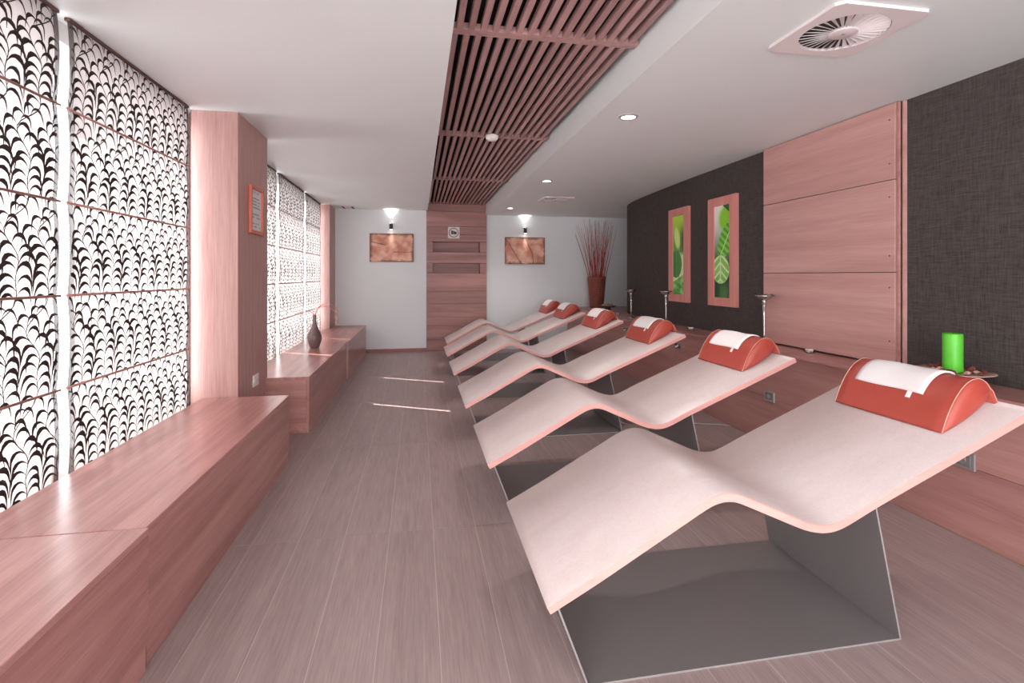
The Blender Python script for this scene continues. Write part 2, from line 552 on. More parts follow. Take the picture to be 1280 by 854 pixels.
# ------------------------------------------------------------------ slatted ceiling, four panels
bounds = [-1.4, .58, 2.50, 4.355, 6.375, 8.565]
names = ['slatted wooden ceiling panel directly overhead, behind the camera', 'nearest slatted wooden ceiling panel in view, cut by the top edge',
         'long slatted ceiling panel between the nearest crossbar and the smoke detector',
         'slatted ceiling panel just beyond the smoke detector', 'farthest slatted ceiling panel, ending at the wooden column']
SP = .0585
for k in range(5):
    ya, yb = bounds[k], bounds[k + 1]
    t = thing('slat_panel', names[k], 'ceiling panel', (.15, ya, SLZ), 0, 'slatted ceiling panels')
    Ln = yb - ya
    offx = .012 if k % 2 == 0 else .030
    first = None
    x = offx
    while x + .031 < .972:
        if first is None:
            first = box('slat', 0, .030, .03, Ln - .03, 0, .034, 'slat', t, .002)
            first.location.x = x
        else:
            o = link('slat', first.data, t); o.location.x = x
        x += SP
    box('end_bar', .0, .965, .001, .029, 0.0005, .034, 'slat', t, .001)
    box('end_bar', .0, .965, Ln - .029, Ln - .001, 0.0005, .034, 'slat', t, .001)

# ------------------------------------------------------------------ wooden column with niches, far wall
co = struct(box('wall_column', .1, 1.17, 8.80, 8.9, 0, 2.7, 'recess'), 'plank-clad wooden column with two slim niches on the far wall', 'column')
zs = [0.003, .2, .42, .787, .997, 1.292, 1.464, 1.644, 1.819, 1.939, 2.072, 2.322, 2.46]
for a, b in zip(zs[:-1], zs[1:]):
    if a in (1.292, 1.644):
        for xa, xb in ((.132, .234), (1.016, 1.133)):
            box('plank', xa, xb, 8.57, 8.80, a + .0015, b - .0015, 'column', co, .002)
        box('niche_back', .234, 1.016, 8.72, 8.80, a, b, 'column', co)
    else:
        box('plank', .132, 1.133, 8.57, 8.80, a + .0015, b - .0015, 'column', co, .002)

# ------------------------------------------------------------------ benches
def bench(ya, yb, xf, label, endpanel):
    t = thing('window_bench', label, 'bench', (-1.12, ya, 0), 0, 'wooden benches under the windows')
    L_ = yb - ya
    x0, x1 = -1.39 + 1.12, xf + 1.12
    box('top', x0, x1, .0006, L_ - .0006, .428, .45, 'bench', t, .0015)
    box('front_panel', x1 - .02, x1, .002, L_ - .002, .084, .4275, 'bench', t, .0015)
    box('end_panel', x0, x1 - .0205, .001, .021, .084, .4275, 'benchx', t, .001)
    box('end_panel', x0, x1 - .0205, L_ - .021, L_ - .001, .084, .4275, 'benchx', t, .001)
    box('plinth', x0, x1 - .004, .012, L_ - .012, 0, .0815, 'bench', t, .001)
    box('back_panel', x0, x0 + .015, .022, L_ - .022, .084, .4275, 'bench', t)
    return t
bench(-.4, 1.808, -.842, 'near wooden window bench, cut by the left picture edge', False)
bench(1.812, 3.652, -.852, 'wooden window bench ending at the pillar with the framed notice', False)
bench(4.285, 6.438, -.853, 'wooden bench carrying the dark bottle vase, beyond the pillar', True)
bench(6.442, 8.600, -.835, 'farthest wooden bench, against the white far wall', False)

# ------------------------------------------------------------------ roman blinds
RODZ = [1.95, 1.556, 1.168, .782]
ZB, ZT = .36, 2.33

def billow(z):
    zs_ = [ZB] + RODZ[::-1] + [ZT]
    for a, b in zip(zs_[:-1], zs_[1:]):
        if a <= z <= b:
            return .010 * math.sin(PI * (z - a) / (b - a)) ** .8
    return 0.0

def blind_print_mesh(W, seed):
    rnd = random.Random(seed)
    vs_, fs = [], []
    def put(y, z, lift=.0022):
        vs_.append((billow(min(max(z, ZB), ZT)) + lift, y, z))
    def ribbon(pts, widths):
        if not any(.012 < p[0] < W - .012 and ZB < p[1] < ZT for p in pts):
            return
        s = len(vs_)
        m_ = len(pts)
        for i, p in enumerate(pts):
            q0, q1 = pts[max(i - 1, 0)], pts[min(i + 1, m_ - 1)]
            dx, dz = q1[0] - q0[0], q1[1] - q0[1]
            l = math.hypot(dx, dz) or 1
            nx, nz = -dz / l, dx / l
            w = widths[i]
            put(p[0] + nx * w, p[1] + nz * w); put(p[0] - nx * w, p[1] - nz * w)
        for i in range(m_ - 1):
            a = s + 2 * i
            if all(.004 < vs_[q][1] < W - .004 and ZB + .004 < vs_[q][2] < ZT - .004 for q in (a, a + 1, a + 2, a + 3)):
                fs.append((a, a + 1, a + 3, a + 2))
    SPAC, REP = .165, .375
    def stem(i, t):
        # one frond: an S that leans to the right and sways
        ph = 0.0
        x = i * SPAC - .35 + .045 * math.sin(2 * PI * t / REP + ph * .35) + .022 * math.sin(4 * PI * t / REP + 1.0) + .16 * (t - ZB)
        return x, t
    for i in range(-3, int((W + .8) / SPAC) + 3):
        pts = []
        t = ZB - .1
        while t < ZT + .1:
            pts.append(stem(i, t)); t += .02
        # stem drawn in short lengths so that it ends at the edges
        for a in range(0, len(pts) - 4, 3):
            ribbon(pts[a:a + 4], [.0022] * 4)
        t = ZB - .08
        k = 0
        while t < ZT + .08:
            x, z = stem(i, t)
            x2, z2 = stem(i, t + .01)
            side = 1 if k % 2 else -1
            ph = ((t - ZB) / REP) % 1.0
            size = (.112 + .040 * math.sin(PI * ph)) * rnd.uniform(.9, 1.12)
            wide = (.0056 + .0028 * math.sin(PI * ph)) * rnd.uniform(.85, 1.15)
            # a hooked crescent: a short rise from the stem, a quick bend, then a long fall to a point
            lean = .18
            b0 = rnd.uniform(.26, .38) * PI
            b1 = -rnd.uniform(.40, .52) * PI
            px, pz = x, z
            lp, lw = [], []
            NS = 12
            for s in range(NS):
                u = s / (NS - 1)
                lp.append((px, pz))
                prof = (u / .42) ** 1.1 if u < .42 else ((1 - u) / .58) ** .8
                if .40 < u < .58:
                    prof *= 1.3
                lw.append(max(.0010, wide * prof))
                e = min(1, u * 1.35)
                b = b0 + (b1 - b0) * (e * e * (3 - 2 * e))
                ang = b if side > 0 else PI - b
                ang += lean * (1 - u)
                px += math.cos(ang) * size / (NS - 1)
                pz += math.sin(ang) * size / (NS - 1)
            ribbon(lp, lw)
            t += .0190
            k += 1
    me = bpy.data.meshes.new('leaf_print')
    me.from_pydata(vs_, [], fs)
    me.materials.append(M['ink'])
    return me

def blind(ya, yb, label, seed, hem_l=.035, hem_r=.03):
    W = yb - ya
    t = thing('roman_blind', label, 'blind', (WX, ya, 0), 0, 'leaf-patterned roman blinds')
    zs_ = []
    allz = [ZB] + RODZ[::-1] + [ZT]
    for a, b in zip(allz[:-1], allz[1:]):
        for k in range(8):
            zs_.append(a + (b - a) * k / 8)
    zs_.append(ZT)
    def strip(nm, y0, y1, mat, lift=0.0, flare=0.0):
        vs_, fs = [], []
        for z in zs_:
            f = flare * (1 - (2 * (z - ZB) / (ZT - ZB) - 1) ** 2)
            vs_ += [(billow(z) + lift, y0, z), (billow(z) + lift, y1 - f, z)]
        for k in range(len(zs_) - 1):
            a = 2 * k
            fs.append((a, a + 1, a + 3, a + 2))
        return mesh(nm, vs_, fs, mat, t, True)
    strip('fabric', hem_l, W - hem_r, 'fabric')
    strip('side_hem', 0, hem_l, 'hem', .001)
    strip('side_hem', W - hem_r, W, 'hem', .001)
    pm = blind_print_mesh(W, seed)
    o = link('leaf_print', pm, t); o['kind'] = 'stuff'
    for z in RODZ:
        tube('rod', [(.006, -.012, z), (.006, W + .012, z)], .0055, 'rod', t, 8)
    box('bottom_bar', .0, .012, .0, W, ZB - .004, ZB + .018, 'rod', t, .002)
    box('head_rail', -.010, .012, .0, W, ZT - .010, ZT + .004, 'rail', t, .002)
    return t
blind(-.05, 1.13, 'leaf-patterned roman blind mostly outside the left picture edge', 3)
blind(1.19, 2.385, 'leaf-patterned roman blind at the far left picture edge, beside the bright gap', 1)
blind(2.445, 3.585, 'large leaf-patterned roman blind between the bright gap and the pillar', 2)
blind(4.42, 5.635, 'leaf-patterned roman blind partly hidden behind the pillar', 4)
blind(5.735, 6.935, 'middle roman blind of the far window, beside the vase', 5)
blind(7.05, 8.05, 'farthest roman blind, next to the narrow far pillar', 6)

# ------------------------------------------------------------------ loungers
LOW = [(.382, .254), (.535, .332), (.673, .407), (.809, .481), (.868, .513), (.912, .533), (.952, .540), (.99, .534), (1.035, .515), (1.081, .494), (1.164, .456), (1.225, .429),
       (1.268, .416), (1.31, .410), (1.352, .414), (1.40, .430), (1.515, .481), (1.69, .553), (1.888, .634), (2.04, .697), (2.170, .751)]
TH, LW = .026, .71
prof = [Vector((p.x, p.y)) for p in catmull([(x, z, 0) for x, z in LOW], 4)]
def offset(pr, d):
    out = []
    for i, p in enumerate(pr):
        t = (pr[min(i + 1, len(pr) - 1)] - pr[max(i - 1, 0)]).normalized()
        out.append(p + Vector((-t.y, t.x)) * d)
    return out
top = offset(prof, TH)

def make_lounger(label):
    t = thing('wave_lounger', label, 'lounger', (1.07, 0, 0), 0, 'wave loungers in a row')
    X0 = 1.07
    n_ = len(prof)
    vs_, fs, fm = [], [], []
    ch = .003
    topc = offset(prof, TH - ch)
    for y, yi in ((-LW / 2, -LW / 2 + ch), (LW / 2, LW / 2 - ch)):
        vs_ += [(p.x - X0, y, p.y) for p in prof]
        vs_ += [(p.x - X0, y, p.y) for p in topc]
        vs_ += [(p.x - X0, yi, p.y) for p in top]
    def idx(side, row, i):
        return side * 3 * n_ + row * n_ + i
    for i in range(n_ - 1):
        fs.append((idx(0, 2, i), idx(0, 2, i + 1), idx(1, 2, i + 1), idx(1, 2, i))); fm.append(0)
        fs.append((idx(0, 0, i), idx(1, 0, i), idx(1, 0, i + 1), idx(0, 0, i + 1))); fm.append(0)
        fs.append((idx(0, 0, i), idx(0, 0, i + 1), idx(0, 1, i + 1), idx(0, 1, i))); fm.append(1)
        fs.append((idx(0, 1, i), idx(0, 1, i + 1), idx(0, 2, i + 1), idx(0, 2, i))); fm.append(1)
        fs.append((idx(1, 0, i), idx(1, 1, i), idx(1, 1, i + 1), idx(1, 0, i + 1))); fm.append(1)
        fs.append((idx(1, 1, i), idx(1, 2, i), idx(1, 2, i + 1), idx(1, 1, i + 1))); fm.append(1)
    for i in (0, n_ - 1):
        fs.append((idx(0, 0, i), idx(0, 1, i), idx(0, 2, i), idx(1, 2, i), idx(1, 1, i), idx(1, 0, i))); fm.append(1)
    o = mesh('slab', vs_, fs, ['slab', 'slabedge'], t, False, fm)
    for p in o.data.polygons:
        if p.material_index == 0:
            p.use_smooth = True
    o['label'] = 'wave-shaped pale pink wooden lying surface'
    def plate(nm, a, b, th=.006, ya=-.325, yb=.340):
        """sheet-metal plate whose cross-section runs from a to b in the XZ plane"""
        a, b = Vector(a), Vector(b)
        d = (b - a).normalized(); nn = Vector((-d.y, d.x)) * th
        q = [a, b, b + nn, a + nn]
        v = [(p.x - X0, ya, p.y) for p in q] + [(p.x - X0, yb, p.y) for p in q]
        f = [(0, 1, 2, 3), (7, 6, 5, 4), (0, 4, 5, 1), (1, 5, 6, 2), (2, 6, 7, 3), (3, 7, 4, 0)]
        return mesh(nm, v, f, ['metal', 'metaledge'], t, False, [1, 1, 0, 0, 0, 0])
    plate('base_plate', (.512, 0), (1.628, 0)) ['label'] = 'flat grey metal base plate'
    plate('support_plate', (.512, 0), (.412, .262))
    plate('support_plate', (1.633, .0), (1.53, .482))
    return t

LP = [(0.0, 1.815), (-.02, 2.97), (-.03, 4.19), (-.03, 5.48), (-.03, 6.70), (.03, 7.80)]
LAB = ['nearest and largest pale wooden wave lounger, in the right foreground',
       'second wave lounger from the camera, behind the nearest one',
       'third wave lounger from the camera, its head at the leaf picture',
       'fourth wave lounger from the camera, head near the curved wall',
       'fifth wave lounger from the camera, second from the far wall',
       'farthest and smallest wave lounger, next to the white far wall']
l0 = make_lounger(LAB[0]); l0.location = (1.07 + LP[0][0], LP[0][1], 0)
for k in range(1, 6):
    dup(l0, (1.07 + LP[k][0], LP[k][1], 0), LAB[k])

# head cushions: leather roll with a flap over the back, local origin at the front lower edge
CP = catmull([(0, .004, 0), (.022, .062, 0), (.052, .118, 0), (.09, .166, 0), (.128, .193, 0), (.165, .200, 0), (.198, .186, 0), (.220, .158, 0)], 5)
CPROF = [(p.x, p.y) for p in CP]
INN = [(p.x, p.y) for p in catmull([(.220, .158, 0), (.205, .122, 0), (.165, .088, 0), (.11, .054, 0), (.05, .024, 0), (0, .004, 0)], 4)][1:-1]
FLAP = [(p.x, p.y) for p in catmull([(.198, .186, 0), (.222, .160, 0), (.238, .128, 0), (.249, .106, 0)], 5)]
HW = .245
def make_cushion(label):
    t = thing('head_cushion', label, 'cushion', (0, 0, 0), 0, 'red leather head cushions')
    sec = CPROF + INN
    ns = len(sec)
    cx = sum(p[0] for p in sec) / ns; cz = sum(p[1] for p in sec) / ns
    vs_, fs = [], []
    rows = [(-HW - .016, .25), (-HW - .013, .6), (-HW - .006, .88), (-HW, 1.0)] + [(-HW + 2 * HW * k / 12, 1.0) for k in range(1, 12)] + [(HW, 1.0), (HW + .006, .88), (HW + .013, .6), (HW + .016, .25)]
    for y, s in rows:
        sag = -.004 * (1 - (y / HW) ** 2) if abs(y) < HW else 0
        for (x, z) in sec:
            vs_.append((cx + (x - cx) * s, y, cz + (z - cz) * s + (sag if z > .15 else 0)))
    for r in range(len(rows) - 1):
        for k in range(ns):
            a, b = r * ns + k, r * ns + (k + 1) % ns
            fs.append((a, b, b + ns, a + ns))
    fs.append(tuple(range(ns)))
    fs.append(tuple((len(rows) - 1) * ns + k for k in range(ns - 1, -1, -1)))
    bm = bmesh.new()
    me = bpy.data.meshes.new('tmp'); me.from_pydata(vs_, [], fs)
    bm.from_mesh(me); bpy.data.meshes.remove(me)
    pad = bm_obj('padding', bm, 'leather', t, True)
    vs_, fs = [], []
    nf = len(FLAP)
    for y in (-HW, HW):
        for (x, z) in FLAP:
            vs_.append((x + .004, y, z + .003))
        for (x, z) in FLAP:
            vs_.append((x - .010, y, z - .003))
    for k in range(nf - 1):
        a = k
        fs += [(a, a + 1, 2 * nf + a + 1, 2 * nf + a), (nf + a, 3 * nf + a, 3 * nf + a + 1, nf + a + 1), (a, nf + a, nf + a + 1, a + 1), (2 * nf + a, 2 * nf + a + 1, 3 * nf + a + 1, 3 * nf + a)]
    fs += [(0, 2 * nf, 3 * nf, nf), (nf - 1, 2 * nf - 1, 4 * nf - 1, 3 * nf - 1)]
    bm = bmesh.new()
    me = bpy.data.meshes.new('tmp'); me.from_pydata(vs_, [], fs)
    bm.from_mesh(me); bpy.data.meshes.remove(me)
    bm_obj('back_flap', bm, 'leather', t, True)
    for s in (-1, 1):
        pts = [(x, s * HW, z + .001) for (x, z) in CPROF] + [(x + .004, s * HW, z) for (x, z) in FLAP[6:]]
        o = tube('seam', pts, .0017, 'thread', pad, 6); o['label'] = 'cream stitched seam'
    return t

def make_towel(label):
    t = thing('face_towel', label, 'towel', (0, 0, 0), 0, 'white face towels on the cushions')
    prof_ = CPROF[10:30]
    ns = len(prof_)
    NY = 14
    y0, y1 = -.135, .178
    vs_, fs = [], []
    rnd = random.Random(4)
    for d in (.0075, .002):
        for j in range(NY + 1):
            v = j / NY
            for k, (x, z) in enumerate(prof_):
                q0 = prof_[max(k - 1, 0)]; q1 = prof_[min(k + 1, ns - 1)]
                tx, tz = q1[0] - q0[0], q1[1] - q0[1]
                l = math.hypot(tx, tz)
                nx, nz = -tz / l, tx / l
                ed = .0016 * math.sin(9 * v + 2.2 * k / ns) if d > .005 else 0
                yy_ = y0 + (y1 - y0) * v + .006 * math.sin(2.6 * k / ns + 1)
                if k == 0:
                    x2, z2 = x + .001 * math.sin(6 * v), z + .0018 * math.sin(6 * v)
                else:
                    x2, z2 = x, z
                vs_.append((x2 + nx * (d + ed), yy_, z2 + nz * (d + ed)))
    K = (NY + 1) * ns
    for j in range(NY):
        for k in range(ns - 1):
            a = j * ns + k
            fs.append((a, a + 1, a + ns + 1, a + ns)); fs.append((K + a, K + a + ns, K + a + ns + 1, K + a + 1))
    for j in range(NY):
        a, b = j * ns, j * ns + ns - 1
        fs.append((a, a + ns, K + a + ns, K + a)); fs.append((b, K + b, K + b + ns, b + ns))
    for k in range(ns - 1):
        a, b = k, NY * ns + k
        fs.append((a, K + a, K + a + 1, a + 1)); fs.append((b, b + 1, K + b + 1, K + b))
    cl = mesh('cloth', vs_, fs, 'towel', t, True)
    a, b = CPROF[8], CPROF[11]
    bm = bmesh.new()
    me = bpy.data.meshes.new('tmp')
    v = []
    tx, tz = b[0] - a[0], b[1] - a[1]; l = math.hypot(tx, tz); nx, nz = -tz / l, tx / l
    for d in (.0015, .0045):
        for y in (-.084, -.066):
            for p in (a, b):
                v.append((p[0] + nx * d, y, p[1] + nz * d))
    me.from_pydata(v, [], [(0, 1, 3, 2), (4, 6, 7, 5), (0, 2, 6, 4), (1, 5, 7, 3), (0, 4, 5, 1), (2, 3, 7, 6)])
    bm.from_mesh(me); bpy.data.meshes.remove(me)
    bm_obj('hanging_loop', bm, 'towel', cl)
    return t

CY = [1.814, 3.00, 4.24, 5.51, 6.80, 7.86]
CX = [1.895, 1.898, 1.888, 1.878, 1.88, 1.92]
CLAB = ['largest red leather head cushion, on the nearest lounger by the green candle', 'red leather head cushion on the second lounger from the camera',
        'red leather head cushion on the third lounger, below the leaf picture', 'red leather head cushion on the fourth lounger, before the red stick basket',
        'red leather head cushion on the fifth lounger from the camera', 'smallest red leather head cushion, on the farthest lounger']
TLAB = ['white towel draped on the nearest and largest head cushion', 'white towel draped on the head cushion of the second lounger',
        'white towel draped on the head cushion of the third lounger', 'white towel draped on the head cushion of the fourth lounger',
        'white towel draped on the head cushion of the fifth lounger', 'white towel on the smallest head cushion, farthest lounger']
def slab_z(k, x):
    xx = x - LP[k][0]
    for a, b in zip(top[:-1], top[1:]):
        if a.x <= xx <= b.x:
            return a.y + (b.y - a.y) * (xx - a.x) / (b.x - a.x)
    return .67
c0 = make_cushion(CLAB[0]); c0.location = (CX[0], CY[0], slab_z(0, CX[0]))
t0 = make_towel(TLAB[0]); t0.location = c0.location
for k in range(1, 6):
    loc = (CX[k], CY[k], slab_z(k, CX[k]))
    dup(c0, loc, CLAB[k]); dup(t0, loc, TLAB[k], 0)

# ------------------------------------------------------------------ ceiling fittings
def diffuser(loc, label):
    t = thing('swirl_vent', label, 'vent', loc, 0, 'square swirl air vents')
    R, S = .165, .21
    n_ = 48
    # square faceplate with a round hole
    vs_, fs = [], []
    for z in (0, -.012):
        for k in range(n_):
            a = 2 * PI * k / n_ + PI / n_
            c, s = math.cos(a), math.sin(a)
            m_ = max(abs(c), abs(s))
            vs_.append((S * c / m_, S * s / m_, z))
            vs_.append((R * c, R * s, z))
    for k in range(n_):
        a, b = 2 * k, 2 * ((k + 1) % n_)
        q = 2 * n_
        fs += [(q + a, q + b, q + b + 1, q + a + 1), (a, b, q + b, q + a), (a + 1, q + a + 1, q + b + 1, b + 1)]
    mesh('faceplate', vs_, fs, 'vent', t)
    lathe('plenum', [(R + .006, -.0015), (R + .006, -.0005)], 'dark', t, 40)
    hb = lathe('hub', [(0.055, -.003), (.055, -.013), (.052, -.0145)], 'vent', t, 32)
    lathe('screw', [(0.006, -.0145), (.006, -.0165)], 'steel', hb, 10)
    vm = None
    for k in range(32):
        a = 2 * PI * k / 32
        if vm is None:
            # one tilted vane running from hub to rim
            v = []
            for r, hw in ((.05, .0035), (.163, .0098)):
                for dy, z in ((-hw, -.0035), (hw, -.0125)):
                    v += [(r, dy, z), (r, dy, z + .0015)]
            f = [(0, 2, 6, 4), (1, 5, 7, 3), (0, 1, 3, 2), (4, 6, 7, 5), (0, 4, 5, 1), (2, 3, 7, 6)]
            o = mesh('vane', v, f, 'vent', t); vm = o.data
        else:
            o = link('vane', vm, t)
        o.rotation_euler = (0, 0, a)
    return t
d0 = diffuser((1.755, 1.865, SR), 'large square swirl air vent in the ceiling at the top right')
dup(d0, (1.815, 6.66, SR), 'small square swirl air vent in the ceiling near the far wall')

def downlight(x, y, label):
    t = thing('downlight', label, 'ceiling light', (x, y, SR), 0, 'recessed ceiling downlights')
    tr = lathe('trim_ring', [(.046, -.0005), (.046, -.008), (.050, -.010), (.060, -.006), (.062, 0)], 'steel', t, 32)
    lathe('lens', [(.0455, -.004), (.03, -.0055), (0.0, -.006)], 'lamp', tr, 28)
    ld = bpy.data.lights.new('downlight_beam', 'SPOT')
    ld.energy = 40; ld.spot_size = 2.0; ld.spot_blend = .8; ld.shadow_soft_size = .045; ld.color = (1, .95, .9)
    lo = bpy.data.objects.new('downlight_beam', ld); COL.objects.link(lo); lo.parent = t; lo.location = (0, 0, -.02)
    return t
downlight(1.335, 3.12, 'nearest recessed round ceiling downlight')
downlight(1.366, 5.38, 'middle recessed round ceiling downlight of the three in a line')
downlight(1.366, 7.63, 'farthest recessed round ceiling downlight, near the far wall')

h_ = thing('access_hatch', 'small flush square access hatch in the ceiling by the far wall', 'hatch', (1.41, 8.15, SR))
box('lid', -.075, .075, -.075, .075, -.004, -.001, 'vent', h_, .001)
box('rim', -.085, .085, -.085, .085, -.0025, -.0005, 'steel', h_)

lv = thing('linear_vent', 'small rectangular vent in the left ceiling near the far wall', 'vent', (-1.09, 8.42, CL))
box('frame', -.1, .1, -.13, .13, -.006, -.0005, 'vent', lv, .001)
box('slot', -.085, -.055, -.125, .125, -.008, -.006, 'dark', lv)
box('slot', .055, .085, -.125, .125, -.008, -.006, 'dark', lv)

sm = thing('smoke_detector', 'round white smoke detector on the slatted ceiling', 'smoke detector', (.612, 4.29, SLZ))
lathe('housing', [(.052, 0), (.056, -.012), (.052, -.032), (.040, -.044), (.0, -.046)], 'plastic', sm, 36)
for a in (-.6, -.2, .2, .6):
    lathe('sensor_slot', [(.006, 0), (.006, .003)], 'dark', sm, 8, (.041 * math.sin(a), -.041 * math.cos(a), -.035))

# ------------------------------------------------------------------ far wall: canvases, sconces, sign
def nz(u, v, s, seed=0):
    from mathutils import noise as N_
    return N_.fractal(Vector((u * s + seed * 7.3, v * s - seed * 3.1, seed * 1.7)), .9, 2.1, 5)

def lerp(a, b, t):
    t = max(0, min(1, t))
    return tuple(a[i] + (b[i] - a[i]) * t for i in range(3))

def seg_d(u, v, a, b, asp):
    ax, ay, bx, by, px, py = a[0] * asp, a[1], b[0] * asp, b[1], u * asp, v
    l2 = (bx - ax) ** 2 + (by - ay) ** 2
    t = max(0, min(1, ((px - ax) * (bx - ax) + (py - ay) * (by - ay)) / l2))
    return math.hypot(px - ax - t * (bx - ax), py - ay - t * (by - ay))

def canvas_fn(seed, cracks):
    def fn(u, v):
        base = lerp(srgb(208, 130, 106)[:3], srgb(242, 192, 168)[:3], .5 + .9 * nz(u * 1.5, v, 3, seed))
        e = min(u * 1.5, (1 - u) * 1.5, v, 1 - v)
        g = .085 + .10 * nz(u * 1.5, v, 5, seed + 3)
        base = lerp(srgb(92, 58, 48)[:3], base, e / max(g, .015))
        for a, b in cracks:
            d = seg_d(u, v, a, b, 1.5) + .012 * nz(u, v, 9, seed + 5)
            base = lerp(srgb(110, 60, 48)[:3], base, d / .022)
        return base
    return fn

def far_picture(x0, x1, z0, z1, label, seed, cracks):
    t = thing('canvas_picture', label, 'picture', ((x0 + x1) / 2, YF, (z0 + z1) / 2), 0, 'copper-toned canvases')
    w, hh = x1 - x0, z1 - z0
    box('stretcher', -w / 2, w / 2, -.028, -.001, -hh / 2, hh / 2, 'redframe', t, .001)
    color_sheet('print', w - .003, hh - .003, 90, 60, canvas_fn(seed, cracks), t, 'XZ', -.0288)
far_picture(-.78, -.078, 1.478, 1.943, 'copper-toned canvas on the far wall left of the wooden column', 1, [((0, .72), (.35, .60)), ((.55, .35), (1, .35))])
far_picture(1.448, 2.148, 1.449, 1.912, 'copper-toned canvas with diagonal twigs, right of the wooden column', 2, [((.02, .95), (.40, .02)), ((.50, .98), (.68, .42)), ((.68, .42), (.71, .02))])

def sconce(x, z, label):
    t = thing('wall_sconce', label, 'wall lamp', (x, YF, z), 0, 'up-and-down wall sconces')
    box('mount', -.016, .016, -.03, -.0005, -.03, .03, 'dark', t, .002)
    cyl = lathe('cylinder', [(.024, -.047), (.028, -.045), (.028, .045), (.024, .047)], 'dark', t, 24, (0, -.06, 0))
    for s in (-1, 1):
        lathe('lens', [(.022, s * .0475), (.0, s * .049)], 'lamp', cyl, 20, (0, -.06, 0))
        ld = bpy.data.lights.new('sconce_beam', 'SPOT')
        ld.energy = 5 if s > 0 else 5
        ld.spot_size = 1.25 if s > 0 else .75; ld.spot_blend = .6; ld.shadow_soft_size = .02; ld.color = (1, .96, .92)
        lo = bpy.data.objects.new('sconce_beam', ld); COL.objects.link(lo); lo.parent = t
        lo.location = (0, -.06, s * .055)
        lo.rotation_euler = (0 if s < 0 else PI, 0, 0)
    return t
sconce(-.437, 2.055, 'black up-and-down sconce above the left copper canvas')
sconce(1.796, 2.027, 'black up-and-down sconce above the right copper canvas')

sg = thing('no_photo_sign', 'square white sign with a black camera in a ring, on the wooden column', 'sign', (.579, 8.57, 1.971))
box('plate', -.096, .096, -.006, -.0005, -.096, .096, 'plastic', sg, .001)
def sign_fn(u, v):
    x, y = (u - .5) * 2, (v - .5) * 2
    bgc = srgb(236, 222, 218)[:3]; blk = srgb(34, 24, 28)[:3]
    r = math.hypot(x, y)
    c = bgc
    if .74 < r < .86:
        return blk
    if -.44 < x < .16 and -.30 < y < .28:
        c = srgb(62, 52, 56)[:3]
    if -.46 < x < -.22 and -.28 < y < .40:
        c = blk
    if .16 <= x < .52 and -.28 < y < .20 - .25 * abs(x - .34):
        c = blk
    if math.hypot(x + .06, y) < .19:
        c = srgb(96, 88, 92)[:3]
    if -.18 < x < .16 and .50 < y < .60:
        c = srgb(150, 140, 142)[:3]
    return c
color_sheet('print', .186, .186, 72, 72, sign_fn, sg, 'XZ', -.0068)

# ------------------------------------------------------------------ leaf pictures on the dark wall
G = lambda r, g, b: tuple(min(.9, 1.25 * c) for c in srgb(r, g, b)[:3])
def ellipse(u, v, cx, cy, rx, ry, ang):
    # v measured in widths: asp = height/width
    x, y = u - cx, (v - cy) * 3.6
    c, s = math.cos(ang), math.sin(ang)
    return math.hypot((x * c + y * s) / rx, (-x * s + y * c) / ry)
def smooth(a, b, t):
    t = max(0, min(1, (t - a) / (b - a)))
    return t * t * (3 - 2 * t)
def leaf1(u, v):
    c = lerp(G(96, 150, 50), G(170, 214, 60), smooth(.60, 1.0, v))
    c = lerp(c, G(44, 84, 34), smooth(.45, .9, u) * smooth(.95, .70, v) * smooth(.45, .65, v))
    c = lerp(G(196, 232, 132), c, smooth(.7, 1.15, ellipse(u, v, .35, .72, .26, .55, .25)))
    if v < .55:
        c = lerp(c, G(204, 226, 168), smooth(.55, .47, v))
    e = ellipse(u, v, .25, .385, .52, .62, 0)
    if e < 1:
        c = lerp(G(40, 112, 52), G(70, 140, 66), u)
        if abs(u - .30 + .15 * (v - .385)) < .015:
            c = G(100, 160, 92)
    if v < .16 + .10 * u:
        c = lerp(G(60, 140, 58), G(150, 206, 120), .5 + nz(u, v * 3.6, 3, 4))
    if abs(u - (.52 + (.22 - v) * .8)) < .018 and .08 < v < .25:
        c = G(60, 110, 56)
    return c
def leaf2(u, v):
    c = lerp(G(52, 96, 40), G(226, 236, 210), smooth(.35, .95, v))
    c = lerp(G(128, 196, 40), c, smooth(.6, 1.2, ellipse(u, v, .70, .86, .45, .55, -.3)))
    if u > .55 and v > .9 + .2 * (1 - u):
        c = G(50, 96, 44)
    e = ellipse(u, v, .75, .62, .42, .78, -.55)
    if e < 1:
        c = lerp(G(64, 146, 44), G(126, 196, 66), .5 + .5 * math.sin(26 * (u * .6 + v * 3.0)))
        if abs((u - .75) * .85 + (v - .62) * 3.6 * -.52) < .02:
            c = G(190, 226, 140)
    if v < .42:
        c = lerp(G(32, 66, 34), c, smooth(.28, .46, v))
        c = lerp(c, G(84, 140, 62), .5 * smooth(.8, .2, abs(u - .6) * 2) * smooth(.02, .14, .2 - v))
    e = ellipse(u, v, .40, .305, .50, .52, .12)
    if e < 1:
        c = lerp(G(140, 200, 100), G(112, 182, 76), e)
        ph = math.sin(70 * (v * 1.0 + .22 * abs(u - .38)))
        if ph > .62:
            c = G(206, 232, 176)
        if abs(u - .38) < .022:
            c = G(206, 232, 176)
    elif e < 1.06:
        c = G(180, 216, 140)
    return c
